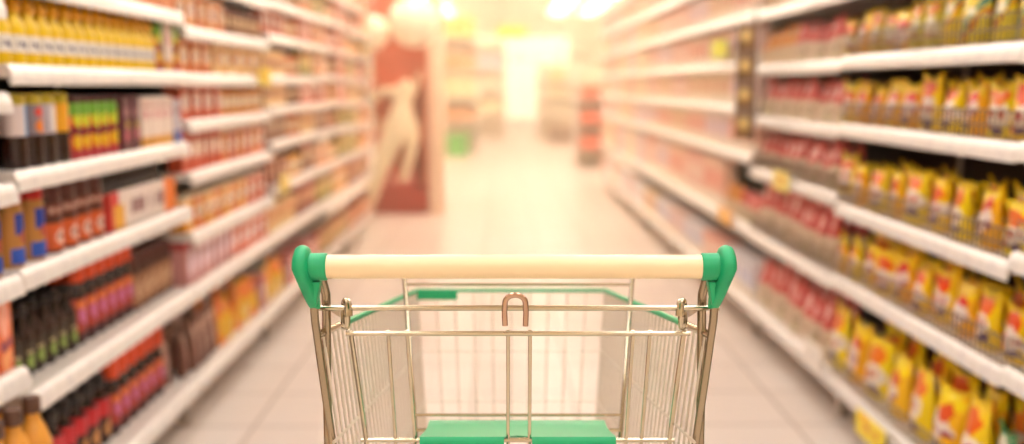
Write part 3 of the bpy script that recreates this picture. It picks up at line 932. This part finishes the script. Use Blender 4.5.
# ------------------------------------------------------------------ things beyond the aisle
def far_shelf(x0, x1, y, levels, top, label, rows):
    """small shop stand facing the camera: rows = list of (box colours) per level"""
    r = empty('display_shelf', ((x0 + x1) / 2, y, 0))
    tag(r, label, 'shelving')
    w2 = (x1 - x0) / 2
    MB().box(-w2, -w2 + .03, 0, .45, 0, top).build('side_panel', M['board'], r)
    MB().box(w2 - .03, w2, 0, .45, 0, top).build('side_panel', M['board'], r)
    MB().box(-w2 + .03, w2 - .03, .43, .45, 0, top).build('back_panel', M['wall'], r)
    for z in levels:
        MB().box(-w2 + .03, w2 - .03, .0, .43, z - .03, z).build('shelf_board', M['board'], r)
    return r
fm = {k: mat('far pack ' + k, c, .5) for k, c in dict(yellow='#e8c828', orange='#e08a3a', pale='#efe0a8', cream='#f0e2c4', red='#d8502c', lilac='#c8b8d0', pink='#e8b8a0').items()}
def far_box(x, y, z, w_, d_, h_, k, label, group=None, name='carton', cat='carton'):
    o = MB().box(-w_ / 2, w_ / 2, 0, d_, 0, h_).build(name, fm[k] if k in fm else k, bevel=.01, loc=(x, y, z + .001))
    tag(o, label, cat, group)
    return o
far_shelf(-1.15, -.40, 18.0, [.05, .62, 1.02, 1.5, 2.1], 2.5, 'tall pale shelf beyond the red stand with yellow and orange boxes', None)
for i, (z, k, hh) in enumerate(((.62, 'orange', .2), (1.02, 'pale', .42), (1.5, 'orange', .28), (2.1, 'yellow', .36))):
    for j in range(3):
        far_box(-1.0 + .23 * j, 18.08, z, .2, .3, hh, k, '%s %s box from the pillar, %s level of the pale shelf' % (ORD[j], {'orange': 'orange', 'pale': 'pale yellow', 'yellow': 'bright yellow'}[k], ('lowest', 'second', 'third', 'top')[i]), 'boxes on the pale shelf beyond the red stand')
# green crate with a rim and slots
gc = MB()
cx0, cx1 = -.19, .19
gc.box(cx0, cx1, 0, .02, 0, .36).box(cx0, cx1, .28, .30, 0, .36).box(cx0, cx0 + .02, .02, .28, 0, .36).box(cx1 - .02, cx1, .02, .28, 0, .36).box(cx0 + .02, cx1 - .02, .02, .28, 0, .02)
o = gc.build('crate', mat('bright green plastic', '#35b53a', .4), loc=(-.76, 17.6, .0))
MB().box(cx0 - .02, cx1 + .02, -.02, 0, .32, .38).box(cx0 - .02, cx1 + .02, .30, .32, .32, .38).box(cx0 - .02, cx0, 0, .30, .32, .38).box(cx1, cx1 + .02, 0, .30, .32, .38).build('rim', mat('green rim', '#35b53a', .4), o)
tag(o, 'bright green plastic crate on the floor before the pale shelf', 'crate')
far_shelf(-.55, .12, 23.0, [.05, .6, 1.1, 1.6, 2.1], 2.4, 'pale narrow shelf left of the bright entrance', None)
for i, (z, k, hh) in enumerate(((.6, 'pale', .3), (1.1, 'cream', .3), (1.6, 'lilac', .34), (2.1, 'cream', .25))):
    for j in range(3):
        far_box(-.41 + .2 * j, 23.08, z, .17, .3, hh, k, '%s %s box on the narrow shelf by the entrance, %s level' % (ORD[j], {'pale': 'pale yellow', 'cream': 'cream', 'lilac': 'lilac'}[k], ('lowest', 'second', 'third', 'top')[i]), 'boxes on the narrow shelf by the entrance')
# hanging yellow sign
ys = empty('hanging_sign', (.16, 13.0, 1.86))
tag(ys, 'bright yellow sign hanging over the far end of the aisle', 'sign')
MB().box(-.18, .18, -.01, .01, 0, .13).build('sign_board', mat('sign yellow', '#f6e010', .4), ys)
for x in (-.15, .15):
    MB().tube([(x, 0, .13), (x, 0, CZ - 1.86)], .004, 6).build('hanger', M['wire'], ys)
# brown crate, cream goods on it, right far side
bm_ = mat('brown wooden crate', '#7a4428', .6)
o = MB()
for z in (0.0, .12, .24):
    o.box(-.28, .28, 0, .02, z, z + .1).box(-.28, .28, .38, .40, z, z + .1).box(-.28, -.26, .02, .38, z, z + .1).box(.26, .28, .02, .38, z, z + .1)
o.box(-.26, -.22, .02, .06, 0, .34).box(.22, .26, .02, .06, 0, .34).box(-.26, -.22, .34, .38, 0, .34).box(.22, .26, .34, .38, 0, .34).box(-.26, .26, .06, .34, 0, .02)
o = o.build('wooden_crate', bm_, loc=(1.36, 21.6, 0))
tag(o, 'brown slatted wooden crate on the floor at the far right', 'crate')
far_shelf(.85, 1.95, 22.6, [.05, .55, .95, 1.35], 1.7, 'low cream display behind the brown wooden crate', None)
for i, (z, k, hh, n) in enumerate(((.55, 'cream', .28, 4), (.95, 'pale', .3, 4), (1.35, 'yellow', .22, 3))):
    for j in range(n):
        far_box(1.03 + .24 * j, 22.68, z, .2, .3, hh, k if j % 2 else 'cream', '%s box from the left on the low cream display, %s level' % (ORD[j], ('lowest', 'middle', 'top')[i]), 'boxes on the low cream display')
# orange stacked baskets at the end of the right shelving
st = far_shelf(1.15, 1.68, 15.2, [.28, .66, 1.04], 1.5, 'narrow stand of orange boxes at the end of the right shelving', None)
for i, z in enumerate((.28, .66, 1.04)):
    far_box(1.40, 15.12, z, .34, .3, .2, 'red', 'orange red box on the %s level of the narrow end stand' % ('lowest', 'middle', 'top')[i], 'orange red boxes on the end stand')


# ------------------------------------------------------------------ shopping cart
CA = Matrix.Rotation(-YAW, 3, 'Z')
SP, CP = math.sin(PITCH), math.cos(PITCH)


def P(px, py, Y):
    """point in the cart's frame (camera above its origin) seen at pixel px, py at forward distance Y"""
    u, v = (px - 512) / F, -(py - 222) / F
    d = CP + v * SP
    return Vector((u / d * Y, Y, H + Y * (-SP + v * CP) / d))


cart = empty('shopping_cart', (0, 0, 0), -YAW)
CY = 1.6
cart.location = CA @ Vector((0, CY, 0))
tag(cart, 'chrome wire shopping cart with cream handle and green plastic fittings in the aisle', 'cart')


def cb(mb, name, m, parent=cart, smooth=True, bevel=0.0):
    """mesh given in the cart frame -> child of the cart, relative to its base"""
    if parent is cart:
        mb.v = [(x, y - CY, z) for x, y, z in mb.v]
    else:
        mb.v = [(x, y - CY, z) for x, y, z in mb.v]
    o = mb.build(name, m, parent, smooth, bevel)
    return o

CX = .0028
HY = 1.235
hl, hr = P(327, 266.7, HY), P(702, 266.7, HY)
hz = hl.z
hr.z = hz
R_h = .0152
cb(MB().tube([hl + Vector((-.005, 0, 0)), hr + Vector((.005, 0, 0))], R_h, 20), 'handle_bar', M['cream'])


def mir(p, s):
    return Vector((CX + (p.x - CX) * s, p.y, p.z))


for s in (1, -1):     # s=1: left-hand side of the picture
    # ---- green handle bracket: sleeve round the bar, domed head, tapering neck
    A = lambda px, py, Y: mir(P(px, py, Y), s)
    sl0, sl1 = A(327.5, 266, HY), A(306, 266, HY)
    sl0.z = sl1.z = hz
    br = MB()
    br.tube([sl0, sl0.lerp(sl1, .06), sl0.lerp(sl1, .94), sl1], [.0168, .0176, .0176, .0172], 20)
    # head and neck: side profile (y, z) swept across the bracket's thickness with rounded edges
    xo, xi = A(294.6, 266, HY).x, A(310.5, 266, HY).x
    zb = A(313, 311, HY).z
    dz = hz - zb
    rings = []
    nst = 9
    for k in range(nst + 1):
        f = k / nst                      # from outer face to inner face
        e = math.sqrt(max(0, 1 - (2 * f - 1) ** 2)) * .35 + .65   # rounding of the rim
        ring = []
        for j in range(22):
            a = 2 * PI * j / 22
            # teardrop: round head r, pulled down into a neck
            ry, rz = .0285 * math.cos(a), .0275 * math.sin(a)
            if rz < 0:
                tt = min(1, -rz / .0275)
                ry = .0285 * math.cos(a) * (1 - .35 * tt)
                rz = -dz * tt
            low = max(0, -rz / dz)
            xs = xo + (xi - xo) * f
            # the outer face leans inwards to the tube at the bottom
            xt = A(308.5, 311, HY).x + (A(319, 311, HY).x - A(308.5, 311, HY).x) * f
            xx = xs * (1 - low) + xt * low
            ring.append((xx, HY + ry * e + .012 * low, hz + rz * (e if rz > 0 else 1)))
        rings.append(ring)
    br.rings(rings)
    # web between sleeve and neck
    w0, w1, w2 = A(309, 281, HY), A(321, 281, HY), A(316.5, 306, HY)
    br.rings([[(w0.x, HY - .008, w0.z), (w1.x, HY - .008, w1.z), (w2.x, HY - .006, w2.z)], [(w0.x, HY + .012, w0.z), (w1.x, HY + .012, w1.z), (w2.x, HY + .014, w2.z)]])
    b_ = cb(br, 'handle_bracket', M['green'])
    md = b_.modifiers.new('bevel', 'BEVEL'); md.width = .002; md.segments = 2; md.limit_method = 'ANGLE'; md.angle_limit = math.radians(50)
    # ---- uprights
    up = [A(314, 304, HY + .012), A(315, 320, HY + .014), A(324, 384, HY + .03), A(333, 446, HY + .045)]
    lowp = up[-1] + (up[-1] - up[-2]).normalized() * .28
    foot = Vector((lowp.x + s * .0, lowp.y + .05, .17))
    cb(MB().tube(up + [lowp, lowp.lerp(foot, .5) + Vector((0, -.01, 0)), foot], .0054, 12), 'upright', M['chrome_dull'])
    # ---- rear corner tube of the basket, bent over behind the bracket
    ct = [A(321, 268, HY + .045), A(322.5, 281, HY + .045), A(326, 294, HY + .05), A(326.5, 310, HY + .055), A(327, 380, HY + .06), A(328.5, 446, HY + .065)]
    ct.append(ct[-1] + Vector((s * .006, .012, -.22)))
    cb(MB().tube(ct, .0060, 10), 'corner_tube', M['chrome_dull'])

# ---- gate rods
GY = 1.285
r1l, r1r = P(316, 308, GY - .01), P(719, 308, GY - .01)
r1r.z = r1l.z
cb(MB().tube([r1l, r1r], .0037, 10), 'hinge_rod', M['chrome'])
# wire loops at both ends of the hinge rod and their small plates
for s in (1, -1):
    A = lambda px, py, Y: mir(P(px, py, Y), s)
    lo = MB()
    pts = []
    for k in range(37):
        a = 2 * PI * k / 18
        zc = A(346.3 + 4.2 * (k / 36) - 2.1 + 3.0 * math.cos(a), 313.5 + 13.2 * math.sin(a), GY)
        pts.append(zc + Vector((0, -.012 * math.cos(a) - .002, 0)))
    lo.tube(pts, .0040, 8)
    cb(lo, 'hinge_loop', M['chrome'])
    a1, a2, a3, a4 = A(328, 305, GY), A(340, 304.5, GY), A(340, 317, GY), A(331, 311, GY)
    pl = MB().rings([[(q.x, q.y - .002, q.z) for q in (a1, a2, a3, a4)], [(q.x, q.y + .002, q.z) for q in (a1, a2, a3, a4)]])
    cb(pl, 'hinge_plate', mat('hinge plate beige', '#cdbcaa', .45, .5), smooth=False)

# ---- rear gate: top rod, wires, bottom rod, continues under the seat to the basket floor
g = MB()
gt0, gt1 = P(346, 333.5, GY), P(690, 333.5, GY); gt1.z = gt0.z
g.tube([gt0, gt1], .0034, 10)
gb0, gb1 = P(361, 440, GY + .03), P(674, 440, GY + .03); gb1.z = gb0.z
g.tube([gb0, gb1], .0032, 10)
low = Vector((0, .03, -.24))
for a, b, rr in ((350.5, 366, .0034), (388, 395.5, .0025), (407, 415, .0025), (508, 508, .0025), (530, 529.5, .0025), (633, 626, .0025), (650, 641.5, .0025), (684, 669.5, .0034)):
    p0, p1 = P(a, 333.5, GY), P(b, 440, GY + .03)
    g.tube([p0 + Vector((0, 0, .004)), p1, p1 + low], rr, 8)
for f in (.33, .66, 1.0):
    g.tube([gb0 + low * f + Vector((0, -.003, 0)), gb1 + low * f + Vector((0, -.003, 0))], .0025, 8)
cb(g, 'rear_gate_lattice', M['chrome'])

# ---- lock hook over the hinge rod
hk = MB()
hy = GY - .024
pts = [P(505, 325.5, hy), P(504.5, 312, hy), P(505, 303, hy)]
for k in range(1, 8):
    a = PI - PI * k / 8
    pts.append(P(515.2 + 10.3 * math.cos(a), 303 - 8.0 * math.sin(a), hy))
pts += [P(525.5, 303, hy), P(526, 312, hy), P(525.5, 326, hy)]
hk.tube(pts, .0037, 12)
cb(hk, 'lock_hook', M['chrome_worn'])

# ---- basket: rim (green sleeves), side, front and floor wires
FYc = 2.0
RY0 = 1.262
rim = {}
for s in (1, -1):
    n0 = mir(P(318, 335, RY0), s)
    n1 = mir(P(340, 324.5, RY0 + .105), s)
    fr1 = P(417 if s > 0 else 605, 290.5, FYc)
    n1 = n0.lerp(fr1, .15)
    rim[s] = (n0, fr1)
    cb(MB().tube([n0 + (n0 - fr1).normalized() * .004, n1], .0054, 10), 'rim_end', M['chrome'])
    cb(MB().tube([n1, n1 + (fr1 - n1) * .02, fr1], [.0056, .0048, .0044], 10), 'rim_sleeve', M['green'])
f0, f1 = rim[1][1], rim[-1][1]
cb(MB().tube([f0, f1], .0038, 10), 'front_rim_sleeve', M['green'])
# green plate on the front panel
q0, q1 = P(417, 289.5, FYc - .008), P(457.5, 299.5, FYc - .008)
cb(MB().box(q0.x, q1.x, FYc - .012, FYc - .008, q1.z, q0.z), 'front_plate', M['green'], smooth=False, bevel=.001)

zrear, zfront = .50, .47
def side_pt(s, f, h):
    """f: 0 rear .. 1 front, h: 0 rim .. 1 basket floor"""
    a, b = rim[s]
    p = a.lerp(b, f)
    zf = zrear + (zfront - zrear) * f
    inw = .050 * h * (1 - .5 * f)
    return Vector((p.x + (inw if s > 0 else -inw), p.y - (.05 * h * f), p.z + (zf - p.z) * h))
for s in (1, -1):
    sd = MB()
    n = 29
    for i in range(n + 1):
        f = .035 + .955 * i / n
        sd.tube([side_pt(s, f, 0), side_pt(s, f, .5), side_pt(s, f, 1)], .0019, 6)
    for h in (.34, .62, 1.0):
        sd.tube([side_pt(s, .0, h), side_pt(s, 1, h)], .0024, 6)
    cb(sd, 'side_wire_lattice', M['wirechrome'])
fp = MB()
for i in range(11):
    t_ = i / 10
    a, c = f0.lerp(f1, t_), side_pt(1, 1, 1).lerp(side_pt(-1, 1, 1), t_)
    fp.tube([a, c], .0017, 6)
for h in (.34, .62, 1.0):
    fp.tube([side_pt(1, 1, h), side_pt(-1, 1, h)], .0013, 6)
cb(fp, 'front_wire_lattice', M['wirechrome'])
fl = MB()
for i in range(12):
    t_ = i / 11
    fl.tube([side_pt(1, 0, 1).lerp(side_pt(-1, 0, 1), t_), side_pt(1, 1, 1).lerp(side_pt(-1, 1, 1), t_)], .002, 6)
for i in range(10):
    f = i / 9
    fl.tube([side_pt(1, f, 1) + Vector((0, 0, -.004)), side_pt(-1, f, 1) + Vector((0, 0, -.004))], .002, 6)
cb(fl, 'basket_floor_lattice', M['wirechrome'])

# ---- child seat: back frame and green seat flap in two halves
SY = 1.58
bf = MB()
tl, tr_ = P(405, 284.5, SY), P(632, 284.5, SY); tr_.z = tl.z
ll, lr = P(416, 440, SY - .10), P(620, 440, SY - .10)
up_ = (tl - ll).normalized() * .012
bf.tube([ll, tl + up_], .0034, 8).tube([lr, tr_ + (tr_ - lr).normalized() * .012], .0034, 8)
bf.tube([tl, tr_], .0024, 8)
m0, m1 = ll.lerp(tl, .155), lr.lerp(tr_, .155)
bf.tube([m0, m1], .0024, 8)
m2, m3 = ll.lerp(tl, .06), lr.lerp(tr_, .06)
bf.tube([m2, m2.lerp(m3, .06)], .0034, 8).tube([m3, m3.lerp(m2, .06)], .0034, 8)
cb(bf, 'seat_back_frame', M['chrome'])
for a0, a1, c0, c1 in ((429.5, 516.95, 419.5, 504), (517.0, 604.5, 532, 616)):
    pr = [(420, 1.50, .0), (423.5, 1.485, .1), (428, 1.45, .25), (433, 1.40, .62), (435.5, 1.345, .9), (436.8, 1.309, 1), (442, 1.304, 1), (452, 1.304, 1)]
    top, bot = [], []
    for py, Y, f in pr:
        xl = a0 + (c0 - a0) * f if a0 < 500 else a0
        xr = a1 + (c1 - a1) * f if a0 > 500 else a1
        if f < 1:
            pass
        elif a0 < 500:
            xr = c1
        else:
            xl = c0
        L_, R__ = P(xl, py, Y), P(xr, py, Y)
        top.append((L_, R__))
    sm = MB()
    rs = []
    for L_, R__ in top:
        k = Vector((0, .003, -.004))
        rs.append([L_, R__, R__ + k, L_ + k])
    sm.rings(rs)
    cb(sm, 'seat_flap', M['green'])

# ---- chassis and casters
for s in (1, -1):
    r0 = Vector((CX - s * .205, 1.40, .17)); r1 = Vector((CX - s * .17, 2.0, .15))
    cb(MB().tube([r0 + Vector((0, -.09, .02)), r0, r1, r1 + Vector((0, .03, .06)), Vector((CX - s * .16, 1.93, zfront - .01))], .011, 10), 'chassis_tube', M['chrome'])
    for q in (r0, r1):
        fk_ = cb(MB().box(q.x - .022, q.x - .018, q.y - .02, q.y + .02, .05, q.z - .02).box(q.x + .018, q.x + .022, q.y - .02, q.y + .02, .05, q.z - .02).box(q.x - .022, q.x + .022, q.y - .02, q.y + .02, q.z - .024, q.z - .01), 'caster', M['chrome'], smooth=False)
        wl = MB()
        rg = []
        for xx, rr in ((-.014, .05), (-.010, .06), (.010, .06), (.014, .05)):
            rg.append([(q.x + xx, q.y + rr * math.cos(2 * PI * j / 24), .0605 + rr * math.sin(2 * PI * j / 24)) for j in range(24)])
        wl.rings(rg)
        cb(wl, 'wheel', M['rubber'], fk_)
cb(MB().tube([(CX - .17, 2.0, .15), (CX + .17, 2.0, .15)], .011, 10), 'chassis_bar', M['chrome'])
cb(MB().tube([(CX - .205, 1.40, .17), (CX + .205, 1.40, .17)], .011, 10), 'chassis_bar', M['chrome'])

# ------------------------------------------------------------------ view
SC.view_settings.view_transform = 'Standard'
SC.view_settings.look = 'None'
SC.view_settings.gamma = 1
SC.view_settings.use_curve_mapping = False
SC.view_settings.exposure = 0.0
SC.cycles.max_bounces = 8
SC.cycles.diffuse_bounces = 4
for o in bpy.data.objects:
    import re; w_ = re.findall(r"[A-Za-z0-9][A-Za-z0-9'-]*", o.get('label', ''))
    if len(w_) > 16: print('LONG', o.name, o['label'])
print('objects', len(bpy.data.objects))
